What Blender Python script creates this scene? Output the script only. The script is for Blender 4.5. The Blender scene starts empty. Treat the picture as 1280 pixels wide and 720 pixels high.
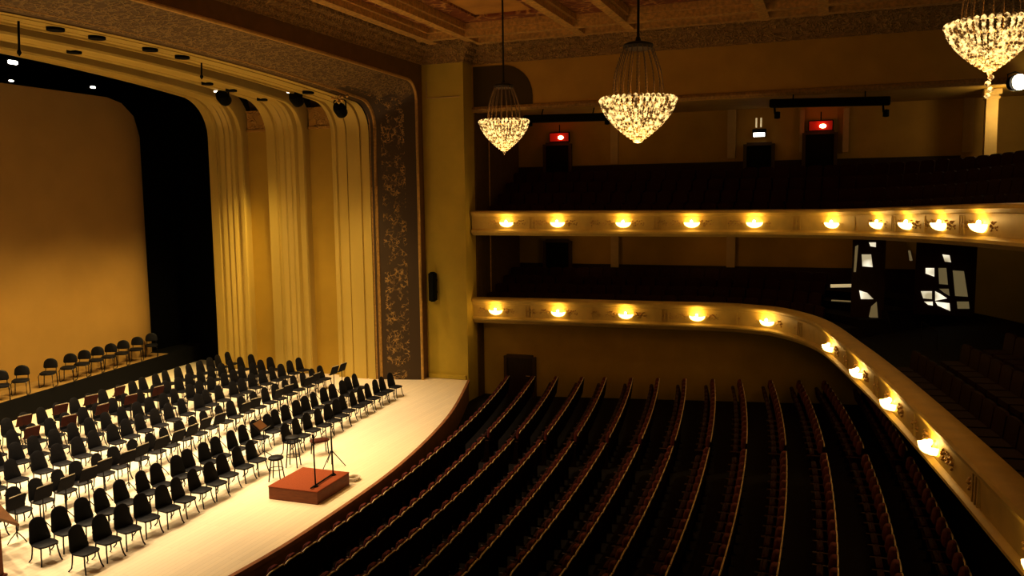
import bpy, math, random
from mathutils import Vector, Matrix
random.seed(7)
PI = math.pi
scn = bpy.context.scene
COL = scn.collection

# ------------------------------------------------------------------ camera model (1280x720)
F, H = 1040.0, 6.6
def _basis(vpx=1045, vpy=245, roll=0.7):
    y = Vector((vpx-640, -(vpy-360), -F)).normalized()
    r = math.radians(roll)
    u = Vector((-math.sin(r), math.cos(r), 0)); z = Vector((0, 0, 1))
    up = (u - z*(u.dot(y)/z.dot(y))).normalized()
    return y.cross(up), y, up
BX, BY, BZ = _basis()
CAM = Vector((0, 0, H))
def at(px, py, X=None, Y=None, Z=None):
    d = Vector((px-640, -(py-360), -F))
    w = Vector((BX.dot(d), BY.dot(d), BZ.dot(d)))
    t = (Z-H)/w.z if Z is not None else (Y/w.y if Y is not None else X/w.x)
    return CAM + w*t
def proj(p):
    d = Vector(p)-CAM
    c = BX*d.x + BY*d.y + BZ*d.z
    return 640+F*c.x/-c.z, 360-F*c.y/-c.z

# ------------------------------------------------------------------ materials
def mat(name, col, rough=.6, metal=0, spec=.4, var=0, vscale=4, bump=0, bscale=30, emit=None, estr=0, coord='Object', stretch=(1,1,1)):
    m = bpy.data.materials.new(name); m.use_nodes = True
    nt = m.node_tree; N = nt.nodes; L = nt.links
    b = N['Principled BSDF']
    b.inputs['Base Color'].default_value = (*col, 1)
    b.inputs['Roughness'].default_value = rough
    b.inputs['Metallic'].default_value = metal
    b.inputs['Specular IOR Level'].default_value = spec
    if emit:
        b.inputs['Emission Color'].default_value = (*emit, 1)
        b.inputs['Emission Strength'].default_value = estr
    if var or bump:
        tc = N.new('ShaderNodeTexCoord'); mp = N.new('ShaderNodeMapping')
        mp.inputs['Scale'].default_value = stretch
        L.new(tc.outputs[coord], mp.inputs['Vector'])
    if var:
        n = N.new('ShaderNodeTexNoise'); n.inputs['Scale'].default_value = vscale; n.inputs['Detail'].default_value = 5
        L.new(mp.outputs[0], n.inputs['Vector'])
        r = N.new('ShaderNodeValToRGB')
        r.color_ramp.elements[0].position = .3; r.color_ramp.elements[1].position = .7
        r.color_ramp.elements[0].color = (*[c*(1-var) for c in col], 1)
        r.color_ramp.elements[1].color = (*[min(1, c*(1+var)) for c in col], 1)
        L.new(n.outputs['Fac'], r.inputs['Fac']); L.new(r.outputs['Color'], b.inputs['Base Color'])
    if bump:
        n2 = N.new('ShaderNodeTexNoise'); n2.inputs['Scale'].default_value = bscale; n2.inputs['Detail'].default_value = 4
        L.new(mp.outputs[0], n2.inputs['Vector'])
        bp = N.new('ShaderNodeBump'); bp.inputs['Strength'].default_value = bump; bp.inputs['Distance'].default_value = .05
        L.new(n2.outputs['Fac'], bp.inputs['Height']); L.new(bp.outputs[0], b.inputs['Normal'])
    return m

def ornate(name, dark, gold, scale=3.0, thr=.06, band=None, bump=.6, rough=.5, dens=.5):
    """carved filigree: curling voronoi-edge lines over a dark ground; band=(x centre, half width) keeps it to a strip."""
    m = bpy.data.materials.new(name); m.use_nodes = True
    nt = m.node_tree; N = nt.nodes; L = nt.links; b = N['Principled BSDF']
    b.inputs['Roughness'].default_value = rough
    tc = N.new('ShaderNodeTexCoord')
    ns = N.new('ShaderNodeTexNoise'); ns.inputs['Scale'].default_value = scale*.8; ns.inputs['Detail'].default_value = 3
    L.new(tc.outputs['Object'], ns.inputs['Vector'])
    mx = N.new('ShaderNodeVectorMath'); mx.operation = 'MULTIPLY_ADD'
    mx.inputs[1].default_value = (.55, .55, .55)
    L.new(ns.outputs['Color'], mx.inputs[0]); L.new(tc.outputs['Object'], mx.inputs[2])
    vo = N.new('ShaderNodeTexVoronoi'); vo.feature = 'DISTANCE_TO_EDGE'; vo.inputs['Scale'].default_value = scale
    L.new(mx.outputs[0], vo.inputs['Vector'])
    r = N.new('ShaderNodeValToRGB')
    r.color_ramp.elements[0].position = 0; r.color_ramp.elements[0].color = (1, 1, 1, 1)
    r.color_ramp.elements[1].position = thr*2; r.color_ramp.elements[1].color = (0, 0, 0, 1)
    L.new(vo.outputs['Distance'], r.inputs['Fac'])
    n3 = N.new('ShaderNodeTexNoise'); n3.inputs['Scale'].default_value = scale*.7
    L.new(tc.outputs['Object'], n3.inputs['Vector'])
    r3 = N.new('ShaderNodeValToRGB'); r3.color_ramp.elements[0].position = dens-.06; r3.color_ramp.elements[1].position = dens+.1
    L.new(n3.outputs['Fac'], r3.inputs['Fac'])
    mul = N.new('ShaderNodeMath'); mul.operation = 'MULTIPLY'
    L.new(r.outputs['Color'], mul.inputs[0]); L.new(r3.outputs['Color'], mul.inputs[1])
    fac = mul.outputs[0]
    if band:
        sp = N.new('ShaderNodeSeparateXYZ'); L.new(tc.outputs['Object'], sp.inputs[0])
        a = N.new('ShaderNodeMath'); a.operation = 'SUBTRACT'; a.inputs[1].default_value = band[0]; L.new(sp.outputs['X'], a.inputs[0])
        a2 = N.new('ShaderNodeMath'); a2.operation = 'ABSOLUTE'; L.new(a.outputs[0], a2.inputs[0])
        a3 = N.new('ShaderNodeMath'); a3.operation = 'LESS_THAN'; a3.inputs[1].default_value = band[1]; L.new(a2.outputs[0], a3.inputs[0])
        m2 = N.new('ShaderNodeMath'); m2.operation = 'MULTIPLY'; L.new(fac, m2.inputs[0]); L.new(a3.outputs[0], m2.inputs[1]); fac = m2.outputs[0]
    mixc = N.new('ShaderNodeMix'); mixc.data_type = 'RGBA'
    mixc.inputs[6].default_value = (*dark, 1); mixc.inputs[7].default_value = (*gold, 1)
    L.new(fac, mixc.inputs[0]); L.new(mixc.outputs[2], b.inputs['Base Color'])
    bp = N.new('ShaderNodeBump'); bp.inputs['Strength'].default_value = bump; bp.inputs['Distance'].default_value = .06
    L.new(fac, bp.inputs['Height']); L.new(bp.outputs[0], b.inputs['Normal'])
    return m

def emission_var(name, c1, c2, s1, s2, scale):
    """glowing crystal: brightness changes from bead to bead."""
    m = bpy.data.materials.new(name); m.use_nodes = True
    nt = m.node_tree; N = nt.nodes; L = nt.links; b = N['Principled BSDF']
    b.inputs['Base Color'].default_value = (.10, .07, .03, 1); b.inputs['Roughness'].default_value = .5
    tc = N.new('ShaderNodeTexCoord'); n = N.new('ShaderNodeTexWhiteNoise') if False else N.new('ShaderNodeTexNoise')
    n.inputs['Scale'].default_value = scale; n.inputs['Detail'].default_value = 1
    L.new(tc.outputs['Object'], n.inputs['Vector'])
    r = N.new('ShaderNodeValToRGB'); r.color_ramp.elements[0].position = .38; r.color_ramp.elements[1].position = .66
    r.color_ramp.elements[0].color = (*[c*s1 for c in c1], 1); r.color_ramp.elements[1].color = (*[c*s2 for c in c2], 1)
    L.new(n.outputs['Fac'], r.inputs['Fac']); L.new(r.outputs['Color'], b.inputs['Emission Color'])
    b.inputs['Emission Strength'].default_value = 1
    return m

M = {}
def planks(name, c):
    m = mat(name, c, rough=.45, spec=.3)
    nt = m.node_tree; N = nt.nodes; L = nt.links; b = N['Principled BSDF']
    tc = N.new('ShaderNodeTexCoord'); mp = N.new('ShaderNodeMapping'); mp.inputs['Rotation'].default_value = (0, 0, PI/2)
    L.new(tc.outputs['Object'], mp.inputs['Vector'])
    br = N.new('ShaderNodeTexBrick'); br.inputs['Scale'].default_value = 1.0
    br.inputs['Brick Width'].default_value = 2.4; br.inputs['Row Height'].default_value = .12; br.inputs['Mortar Size'].default_value = .004
    br.inputs['Color1'].default_value = (*c, 1); br.inputs['Color2'].default_value = (*[x*.95 for x in c], 1)
    br.inputs['Mortar'].default_value = (*[x*.82 for x in c], 1)
    L.new(mp.outputs[0], br.inputs['Vector']); L.new(br.outputs['Color'], b.inputs['Base Color'])
    return m
M['stage'] = planks('maple stage boards', (.90, .80, .62))
M['fascia'] = mat('dark stained fascia', (.34, .16, .07), .6, var=.2, vscale=3)
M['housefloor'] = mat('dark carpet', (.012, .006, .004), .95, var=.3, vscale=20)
M['wall'] = mat('amber plaster', (.56, .36, .06), .8, var=.08, vscale=1.2, bump=.05, bscale=12)
M['wall2'] = mat('amber plaster lower', (.54, .36, .06), .85, var=.1, vscale=1)
M['pil'] = mat('pilaster plaster', (.60, .47, .07), .75, var=.06, vscale=1.5)
M['pale'] = mat('pale painted plaster', (.62, .46, .18), .7, var=.05)
M['shell'] = mat('gold painted stage shell', (.56, .43, .12), .5, var=.06, vscale=1, stretch=(1, 1, .15))
M['shellpanel'] = mat('gold stage shell panel', (.48, .33, .05), .55, var=.05, vscale=1)
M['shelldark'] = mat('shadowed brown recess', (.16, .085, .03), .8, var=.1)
M['goldtrim'] = mat('gilded moulding', (.62, .42, .14), .4, metal=.3, var=.15, vscale=10)
M['dimtrim'] = mat('aged gilded moulding', (.45, .28, .08), .5, metal=.2, var=.25, vscale=14)
M['reveal'] = ornate('carved proscenium band', (.085, .05, .016), (.66, .42, .14), scale=5.2, thr=.06, band=(-15.0, .42), dens=.5)
M['arch'] = ornate('carved proscenium soffit', (.16, .095, .03), (.38, .26, .10), scale=5, thr=.1, band=(-15.0, .75), dens=.35)
M['proswall'] = mat('brown proscenium wall', (.22, .12, .04), .7, var=.1)
M['cyc'] = mat('mustard fabric backdrop', (.40, .26, .08), .9, var=.04, vscale=1)
M['black'] = mat('black velvet', (.002, .002, .003), .95, spec=.1)
M['riser'] = mat('black riser skirt', (.006, .005, .004), .8, spec=.2)
M['risertop'] = mat('riser deck', (.30, .20, .07), .7, var=.1)
M['ceil'] = mat('ceiling plaster', (.60, .34, .08), .8, var=.12, vscale=1.5)
M['ceilrib'] = mat('ceiling rib', (.62, .40, .12), .65, var=.25, vscale=9, bump=.5, bscale=16)
M['ceilorn'] = ornate('carved ceiling panel', (.30, .10, .03), (.75, .45, .14), scale=2.6, thr=.08, dens=.44, bump=1)
M['cornice'] = ornate('carved cornice', (.34, .20, .05), (.70, .46, .15), scale=6, thr=.12, dens=.4, bump=1)
M['balc'] = mat('cream gold balcony front', (.66, .50, .14), .5, var=.08, vscale=3)
M['balcorn'] = ornate('carved balcony relief', (.45, .28, .08), (.7, .5, .2), scale=9, thr=.12, dens=.4, bump=1)
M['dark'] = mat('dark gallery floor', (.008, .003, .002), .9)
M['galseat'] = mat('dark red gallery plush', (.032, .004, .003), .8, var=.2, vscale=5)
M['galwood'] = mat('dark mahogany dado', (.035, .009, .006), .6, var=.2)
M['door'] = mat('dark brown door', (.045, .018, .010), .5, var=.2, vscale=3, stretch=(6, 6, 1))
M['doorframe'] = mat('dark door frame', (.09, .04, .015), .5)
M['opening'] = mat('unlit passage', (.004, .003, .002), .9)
M['chairblack'] = mat('black chair upholstery', (.010, .009, .010), .55, spec=.35, var=.2, vscale=20)
M['chairmetal'] = mat('black chair steel', (.016, .014, .013), .35, metal=.5)
M['steel'] = mat('dark steel', (.08, .07, .06), .35, metal=.8)
M['standblack'] = mat('black music desk', (.010, .007, .006), .6, spec=.15)
M['standbrown'] = mat('red brown music desk', (.10, .024, .010), .6, spec=.25, var=.2, vscale=8)
M['carpet'] = mat('rust red podium carpet', (.33, .095, .032), .9, var=.12, vscale=30)
M['podwood'] = mat('podium wood side', (.24, .085, .03), .5, var=.15, vscale=5, stretch=(1, 1, 6))
M['woodbrown'] = mat('brown wood', (.18, .085, .025), .5, var=.2, vscale=4)
M['padred'] = mat('bright red plush', (.13, .020, .013), .75, var=.3, vscale=9)
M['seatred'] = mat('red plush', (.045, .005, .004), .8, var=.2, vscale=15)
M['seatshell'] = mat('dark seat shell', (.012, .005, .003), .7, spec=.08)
M['seatrim'] = mat('worn wooden seat rim', (.85, .64, .38), .35, spec=.5, var=.35, vscale=6)
M['arm'] = mat('wooden armrest', (.10, .035, .015), .4, var=.2)
M['shade'] = mat('glowing shell glass', (.9, .75, .45), .4, emit=(1, .72, .30), estr=3.6)
M['bulb'] = mat('lit bulb', (1, .9, .7), .4, emit=(1, .82, .45), estr=14)
M['brass'] = mat('aged brass', (.5, .32, .1), .35, metal=.9)
M['crystal'] = emission_var('lit crystal beads', (1, .42, .08), (1, .70, .30), .10, 1.9, 15)
M['crystaldim'] = mat('faintly glowing crystal beads', (.12, .07, .025), .6, spec=.25, emit=(1, .55, .15), estr=.02)  # faint emission stands in for light caught by the upper strands
M['rod'] = mat('dark chandelier rod', (.02, .012, .008), .5)
M['fixture'] = mat('black lamp housing', (.004, .004, .005), .6, spec=.1)
M['lens'] = mat('lit lens', (1, 1, 1), .3, emit=(1, .95, .85), estr=5)
M['flood'] = mat('floodlight lens', (1, 1, 1), .3, emit=(1, .86, .6), estr=25)
M['exitred'] = mat('red exit lens', (.6, .05, .03), .4, emit=(1, .05, .01), estr=.09)
M['exithot'] = mat('exit lamp', (1, .8, .6), .4, emit=(1, .75, .4), estr=9)
M['pane'] = emission_var('lit lobby glass', (1, .85, .55), (1, .93, .75), .55, 1.3, 2.2)
M['panedim'] = mat('dim lobby glass', (.4, .35, .2), .4, emit=(1, .8, .4), estr=.18)
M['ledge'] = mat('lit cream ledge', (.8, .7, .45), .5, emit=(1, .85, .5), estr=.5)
M['paper'] = mat('cream paper', (.8, .74, .58), .8)
M['cable'] = mat('white cable', (.8, .75, .65), .5)

# ------------------------------------------------------------------ mesh helper
class MB:
    def __init__(s): s.v = []; s.f = []
    def add(s, vs, fs, T=None):
        n = len(s.v)
        s.v += [tuple(T @ Vector(p)) if T is not None else tuple(p) for p in vs]
        s.f += [tuple(i+n for i in f) for f in fs]
        return s
    def box(s, c, d, T=None, bev=0):
        x, y, z = c; a, b, h = d[0]/2, d[1]/2, d[2]/2
        if bev <= 0:
            vs = [(x+i*a, y+j*b, z+k*h) for k in (-1, 1) for i, j in ((-1, -1), (1, -1), (1, 1), (-1, 1))]
            return s.add(vs, [(3, 2, 1, 0), (4, 5, 6, 7), (0, 1, 5, 4), (1, 2, 6, 5), (2, 3, 7, 6), (3, 0, 4, 7)], T)
        e = min(bev, a*.9, b*.9, h*.9)
        rings = []
        for zz, q in ((-h, e), (-h+e, 0), (h-e, 0), (h, e)):
            A, B = a-q, b-q
            cc = e*.7
            rings.append([(x-A+cc, y-B, z+zz), (x+A-cc, y-B, z+zz), (x+A, y-B+cc, z+zz), (x+A, y+B-cc, z+zz), (x+A-cc, y+B, z+zz), (x-A+cc, y+B, z+zz), (x-A, y+B-cc, z+zz), (x-A, y-B+cc, z+zz)])
        return s.loft(rings, True, True, T)
    def loft(s, rings, closed=True, caps=False, T=None):
        n = len(rings[0]); vs = [p for r in rings for p in r]; fs = []
        for i in range(len(rings)-1):
            for j in range(n if closed else n-1):
                k = (j+1) % n
                fs.append((i*n+j, i*n+k, (i+1)*n+k, (i+1)*n+j))
        if caps:
            fs.append(tuple(range(n-1, -1, -1))); fs.append(tuple((len(rings)-1)*n+j for j in range(n)))
        return s.add(vs, fs, T)
    def tube(s, pts, r, n=6, T=None, closed=False):
        pts = [Vector(p) for p in pts]; rings = []; m = len(pts)
        up = Vector((0, 0, 1))
        for i, p in enumerate(pts):
            a = pts[(i-1) % m] if (closed or i > 0) else p
            b = pts[(i+1) % m] if (closed or i < m-1) else p
            t = (b-a).normalized()
            u = up.cross(t)
            if u.length < 1e-3: u = Vector((1, 0, 0)).cross(t)
            u.normalize(); w = t.cross(u)
            rr = r[i] if isinstance(r, (list, tuple)) else r
            rings.append([tuple(p+u*(rr*math.cos(2*PI*k/n))+w*(rr*math.sin(2*PI*k/n))) for k in range(n)])
        if closed: rings.append(rings[0]); return s.loft(rings, True, False, T)
        return s.loft(rings, True, True, T)
    def lathe(s, prof, n=16, c=(0, 0, 0), T=None):
        rings = [[(c[0]+r*math.cos(2*PI*k/n), c[1]+r*math.sin(2*PI*k/n), c[2]+z) for k in range(n)] for r, z in prof]
        return s.loft(rings, True, True, T)
    def bead(s, c, r, h=None, T=None):
        h = h or r
        x, y, z = c
        q = r*.72
        vs = [(x, y, z+h)]+[(x+q*math.cos(a), y+q*math.sin(a), z+h*.6) for a in [k*PI/3 for k in range(6)]]+[(x+r*math.cos(a), y+r*math.sin(a), z-h*.1) for a in [k*PI/3+.5 for k in range(6)]]+[(x, y, z-h)]
        fs = [(0, 1+k, 1+(k+1) % 6) for k in range(6)]+[(1+k, 7+k, 1+(k+1) % 6) for k in range(6)]+[(1+(k+1) % 6, 7+k, 7+(k+1) % 6) for k in range(6)]+[(13, 7+(k+1) % 6, 7+k) for k in range(6)]
        return s.add(vs, fs, T)
    def prism(s, poly, z0, z1, T=None):
        n = len(poly)
        vs = [(x, y, z0) for x, y in poly]+[(x, y, z1) for x, y in poly]
        fs = [tuple(range(n-1, -1, -1)), tuple(range(n, 2*n))]+[(i, (i+1) % n, n+(i+1) % n, n+i) for i in range(n)]
        return s.add(vs, fs, T)
    def build(s, name, m, parent=None, smooth=35):
        me = bpy.data.meshes.new(name); me.from_pydata(s.v, [], s.f); me.update()
        me.materials.append(m if not isinstance(m, str) else M[m])
        if smooth:
            for p in me.polygons: p.use_smooth = True
            me.set_sharp_from_angle(angle=math.radians(smooth))
        o = bpy.data.objects.new(name, me); COL.objects.link(o)
        if parent is not None: o.parent = parent
        return o

def thing(name, label, cat, loc=(0, 0, 0), rz=0, group=None):
    o = bpy.data.objects.new(name, None); COL.objects.link(o); o.empty_display_size = .1
    o.location = loc; o.rotation_euler = (0, 0, rz); tag(o, label, cat, group); return o
def tag(o, label, cat, group=None):
    o['label'] = label; o['category'] = cat
    if group: o['group'] = group
    return o
def struct(name, mb, m, parent=None, smooth=35):
    o = mb.build(name, m, parent, smooth)
    if parent is None: o['kind'] = 'structure'
    return o
KIDS = {}
def kids(o):
    if o.name not in KIDS: KIDS[o.name] = list(o.children)
    return KIDS[o.name]
def dup(root, loc, rz, label, group=None):
    r = root.copy(); COL.objects.link(r); r.location = loc; r.rotation_euler = (0, 0, rz); r['label'] = label
    if group: r['group'] = group
    for ch in kids(root):
        c = ch.copy(); COL.objects.link(c); c.parent = r
        for g in kids(ch):
            d = g.copy(); COL.objects.link(d); d.parent = c
    return r
ORD = 'first second third fourth fifth sixth seventh eighth ninth tenth eleventh twelfth thirteenth fourteenth fifteenth sixteenth seventeenth eighteenth nineteenth twentieth'.split()
def ordw(i):                                   # 1-based
    if i <= 20: return ORD[i-1]
    t = {2: 'twenty', 3: 'thirty', 4: 'forty'}[i//10]
    return (t if i % 10 else t[:-1]+'ieth') + ('-'+ORD[i % 10-1] if i % 10 else '')

def catmull(pts, k=8):
    P = [Vector(p) for p in pts]; P = [P[0]*2-P[1]]+P+[P[-1]*2-P[-2]]; out = []
    for i in range(1, len(P)-2):
        a, b, c, d = P[i-1:i+3]
        for j in range(k):
            t = j/k
            out.append(.5*((2*b)+(c-a)*t+(2*a-5*b+4*c-d)*t*t+(3*b-a-3*c+d)*t**3))
    out.append(P[-2]); return out

YC = 15.5                                       # centre line of the stage
# ------------------------------------------------------------------ stage floor and fascia
edge = catmull([(-13.2, -1, 0), (-11.4, 3.5, 0), (-10.35, 7.5, 0), (-9.88, 11.4, 0), (-9.82, 14.06, 0), (-10.09, 18.0, 0), (-10.97, 22.66, 0), (-12.36, 27.2, 0), (-12.6, 27.75, 0)], 6)
mb = MB()
poly = [(p.x, p.y) for p in edge]+[(-27, 27.75), (-27, -1)]
mb.prism(poly, -.06, 0)
stage = struct('stage_floor', mb, 'stage', smooth=0)
mb = MB()
mb.loft([[(p.x, p.y, -1.05) for p in edge], [(p.x, p.y, -.10) for p in edge], [(p.x+.05, p.y, -.10) for p in edge], [(p.x+.05, p.y, -.002) for p in edge], [(p.x-.04, p.y, .004) for p in edge]], False)
struct('stage_fascia', mb, 'fascia')

# ------------------------------------------------------------------ audience rows measured from the photograph
ROWPX = [[(325, 720), (430, 652), (540, 570), (571, 540), (602, 506), (634, 474)], [(425, 705), (540, 606), (584, 567), (618, 531), (662, 478)],
 [(540, 646), (602, 587), (656, 531), (696, 470)], [(571, 665), (649, 584), (690, 531), (729, 470)], [(600, 690), (626, 665), (681, 599), (727, 531), (757, 471)],
 [(632, 720), (677, 665), (740, 581), (770, 524), (790, 471)], [(696, 720), (734, 665), (784, 582), (806, 534), (823, 470)], [(759, 720), (790, 665), (831, 581), (846, 534), (856, 470)],
 [(826, 720), (852, 665), (879, 590), (887, 534), (891, 470)], [(894, 720), (912, 665), (929, 581), (931, 534), (924, 471)], [(968, 718), (979, 573), (980, 540), (962, 473)],
 [(1044, 718), (1031, 570), (997, 473)], [(1123, 712), (1081, 567), (1033, 480)], [(1209, 718), (1167, 626), (1129, 558), (1080, 480)]]
def fit2(pts):                                   # least squares X = a+b t+c t^2, t = Y-20
    S = [[0]*4 for _ in range(3)]
    for x, y in pts:
        t = y-20; b = (1, t, t*t)
        for i in range(3):
            for j in range(3): S[i][j] += b[i]*b[j]
            S[i][3] += b[i]*x
    for i in range(3):
        p = S[i][i]
        for j in range(i, 4): S[i][j] /= p
        for k in range(3):
            if k != i:
                q = S[k][i]
                for j in range(i, 4): S[k][j] -= q*S[i][j]
    return [S[i][3] for i in range(3)]
def rowz(i): return .08+.60*i/13
ROW = []
for i, pp in enumerate(ROWPX):
    q = [at(x, y, Z=rowz(i)) for x, y in pp]
    ROW.append(fit2([(p.x, p.y) for p in q]))
def rowx(i, y):
    a, b, c = ROW[i]; t = y-20; return a+b*t+c*t*t
# floor follows the rows
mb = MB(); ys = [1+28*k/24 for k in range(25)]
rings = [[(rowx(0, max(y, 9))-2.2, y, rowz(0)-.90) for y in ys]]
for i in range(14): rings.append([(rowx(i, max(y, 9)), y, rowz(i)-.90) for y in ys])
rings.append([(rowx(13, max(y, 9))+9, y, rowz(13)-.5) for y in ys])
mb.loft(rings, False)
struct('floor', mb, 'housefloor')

# theatre seat: local +x is the back of the seat (people look to -x, the stage); z=0 floor, back top .90
SB = .90
def arc_top(w, z0, z1, rise, n=9):               # outline of a back panel with a gently domed top
    pts = [(-w/2, z0), (w/2, z0)]
    for k in range(n):
        t = k/(n-1); y = w/2-w*t
        pts.append((y, z1-rise+rise*math.sqrt(max(0, 1-(2*t-1)**4))))
    return pts
def slab(outline, x0, x1, lean=0, zb=0):
    m = MB(); n = len(outline)
    A = [(x0+lean*(z-zb), y, z) for y, z in outline]; B = [(x1+lean*(z-zb), y, z) for y, z in outline]
    m.add(A+B, [tuple(range(n-1, -1, -1)), tuple(range(n, 2*n))]+[(i, (i+1) % n, n+(i+1) % n, n+i) for i in range(n)])
    return m
def seat_meshes():
    shell = slab(arc_top(.50, .30, SB-.012, .035), -.028, .012, .12, .45)
    rim = MB()
    pts = [(-.008+.12*(z-.45), y, z) for y, z in arc_top(.50, .30, SB, .035)[2:]]
    rim.tube(pts, .016, 6)
    pad = MB(); rings = []
    for x, q in ((-.03, .0), (-.09, .0), (-.125, .025), (-.14, .07)):
        o = arc_top(.25-2*q, .66+q, SB+.05-q, .09)
        rings.append([(x+.12*(z-.45), y, z) for y, z in o])
    pad.loft(rings, True, True)
    cush = MB()                                   # folded-up squab
    T = Matrix.Translation((-.20, 0, .50)) @ Matrix.Rotation(math.radians(-12), 4, 'Y')
    cush.box((0, 0, 0), (.11, .43, .40), T, .035)
    arm = MB()
    arm.box((-.18, -.2675, .63), (.36, .030, .035), None, .012)
    std = MB()
    std.box((-.10, -.2675, .305), (.20, .025, .61)); std.box((-.10, -.2675, .012), (.30, .03, .024))
    return shell, rim, pad, cush, arm, std
seats = []
AISLE = (20.75, 20.95)
for i in range(14):
    y = 28.2; k = 0
    while y > 9.5:
        if not (AISLE[0]-.25 < y-.0 < AISLE[1]+.25) or i < 1:
            x = rowx(i, y); px, py = proj((x, y, rowz(i)))
            if py < 742 and px < 1300:
                k += 1
                dxdy = (rowx(i, y+.1)-rowx(i, y-.1))/.2
                seats.append(((Vector((x, y, rowz(i)))-CAM).length, i, k, x, y, math.atan2(-dxdy, 1)))
        y -= .535/math.sqrt(1+((rowx(i, y+.1)-rowx(i, y-.1))/.2)**2)
seats.sort()
sm = seat_meshes()
NAMES = [('back_shell', 'seatshell'), ('rim', 'seatrim'), ('back_pad', 'padred'), ('seat_cushion', 'seatred'), ('armrest', 'arm'), ('standard', 'seatshell')]
ROWS_W = ['first row from the stage']+['%s row from the stage' % ordw(i) for i in range(2, 15)]
proto = None
def seat_label(i, k): return 'red theatre seat, %s, %s from the far wall' % (ROWS_W[i], ordw(k))
GS = 'theatre seats in the curved rows of the stalls'
rest = {n: MB() for n, _ in NAMES}
for n, (d, i, k, x, y, rz) in enumerate(seats):
    loc = (x, y, rowz(i)-SB)
    if n < 298:
        if proto is None:
            proto = thing('theatre_seat', seat_label(i, k), 'seat', loc, rz, GS)
            for (nm, mt), m_ in zip(NAMES, sm):
                b_ = m_.build(nm, mt, bs_ if nm == 'rim' else proto)
                if nm == 'back_shell': bs_ = b_
        else: dup(proto, loc, rz, seat_label(i, k), GS)
    else:
        T = Matrix.Translation(loc) @ Matrix.Rotation(rz, 4, 'Z')
        for (nm, mt), m_ in zip(NAMES, sm):
            if nm not in ('standard', 'armrest'): rest[nm].add(m_.v, m_.f, T)
ms = MB(); slots = []
for (nm, mt) in NAMES:
    if nm in ('standard', 'armrest'): continue
    a = len(ms.f); ms.add(rest[nm].v, rest[nm].f); slots.append((a, len(ms.f), mt))
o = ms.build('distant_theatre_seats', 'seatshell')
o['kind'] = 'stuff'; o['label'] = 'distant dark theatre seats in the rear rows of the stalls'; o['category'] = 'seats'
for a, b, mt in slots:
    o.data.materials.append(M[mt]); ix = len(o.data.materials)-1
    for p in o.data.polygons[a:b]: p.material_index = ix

# ------------------------------------------------------------------ stage shell, proscenium
def profile(Yh, zc, r, rise, z0=0.0, nc=8, nt=26):
    """U-shaped arch outline in the YZ plane, far side first."""
    pts = [(YC+Yh, z0), (YC+Yh, zc*.35), (YC+Yh, zc*.7), (YC+Yh, zc-r)]
    for k in range(1, nc+1):
        a = PI/2*k/nc
        pts.append((YC+Yh-r+r*math.cos(a), zc-r+r*math.sin(a)))
    w = Yh-r
    for k in range(1, nt):
        t = 1-2*k/nt
        pts.append((YC+w*t, zc+rise*(1-t*t)))
    left = [(2*YC-y, z) for y, z in pts[:4+nc]][::-1]
    return pts+left
def ring(X, *a, **k): return [(X, y, z) for y, z in profile(*a, **k)]
A = (11.60, 10.86, .65, .12); B = (11.15, 10.12, .95, .45)
def lerp(p, q, t): return tuple(a+(b-a)*t for a, b in zip(p, q))
# carved splayed reveal
mb = MB(); mb.loft([ring(-14.15-.0*1-1.69*t, *lerp(A, B, t)) for t in (0, .33, .66, 1)], False)
rv = struct('proscenium_reveal', mb, 'reveal')
rv.data.materials.append(M['arch'])
for p in rv.data.polygons:
    if p.center.z > 10.35: p.material_index = 1
# gold beads on the edges
mb = MB(); mb.tube(ring(-14.13, *A), .055, 8); struct('trim_1', mb, 'goldtrim')
for n, (dx, sh, r) in enumerate(((-.02, -.03, .07), (-.20, .02, .05), (-.33, .05, .04))):
    mb = MB(); mb.tube(ring(-15.62+dx, B[0]+.05-sh*.6, B[1]+.08-sh, B[2], B[3]), r, 6); struct('trim_%d' % (n+2), mb, 'dimtrim')
# wall round the opening
pa = profile(*A); outer = []
YS, ZT = 12.1, 11.75
for y, z in pa:
    t = y-YC
    if z < A[1]-A[2]-.001: outer.append((-14.15, YC+math.copysign(YS, t), z))
    elif abs(t) > A[0]-A[2]+.01: outer.append((-14.15, YC+math.copysign(YS, t), ZT))
    else: outer.append((-14.15, y, ZT))
mb = MB(); mb.loft([ring(-14.15, *A), outer], False); struct('wall_proscenium', mb, 'proswall', smooth=0)

# nested portals of the concert shell
def portal(name, x0, x1, p0, p1, flutes, m='shell'):
    """fluted arch from x0 (front) to x1 (back)."""
    seq = [(0, -.0)]
    for a, d in flutes: seq.append((a, d))
    seq.append((1, 0))
    rings = [[(x0, y, z) for y, z in profile(p0[0]+.5, p0[1]+.45, p0[2]+.3, p0[3])]] if name != 'shell_portal' else []
    for t, d in seq:
        p = lerp(p0, p1, t)
        rings.append(ring(x0+(x1-x0)*t, p[0]+d, p[1]+d, p[2], p[3]))
    rings.append(ring(x1, p1[0]+.6, p1[1]+.5, p1[2]+.3, p1[3]))
    mb = MB(); mb.loft(rings, False); return struct(name, mb, m, smooth=25)
fl1 = [(.18, 0), (.19, .07), (.24, .07), (.25, -.0), (.58, .0), (.585, .05), (.605, .05), (.61, 0), (.80, 0), (.82, .05), (.86, .05), (.88, -.03), (.93, -.03), (.95, .03)]
fl2 = [(.02, -.06), (.10, -.06), (.12, .02), (.17, .12), (.23, .12), (.27, 0), (.33, -.03), (.37, 0), (.40, .03), (.43, 0), (.49, -.03), (.53, 0), (.56, .03), (.60, 0), (.66, -.02), (.70, 0), (.72, .06), (.76, .06), (.78, 0), (.97, 0)]
P1a, P1b = (11.12, 10.10, 1.0, .45), (11.08, 10.20, 1.15, .45)
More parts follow.
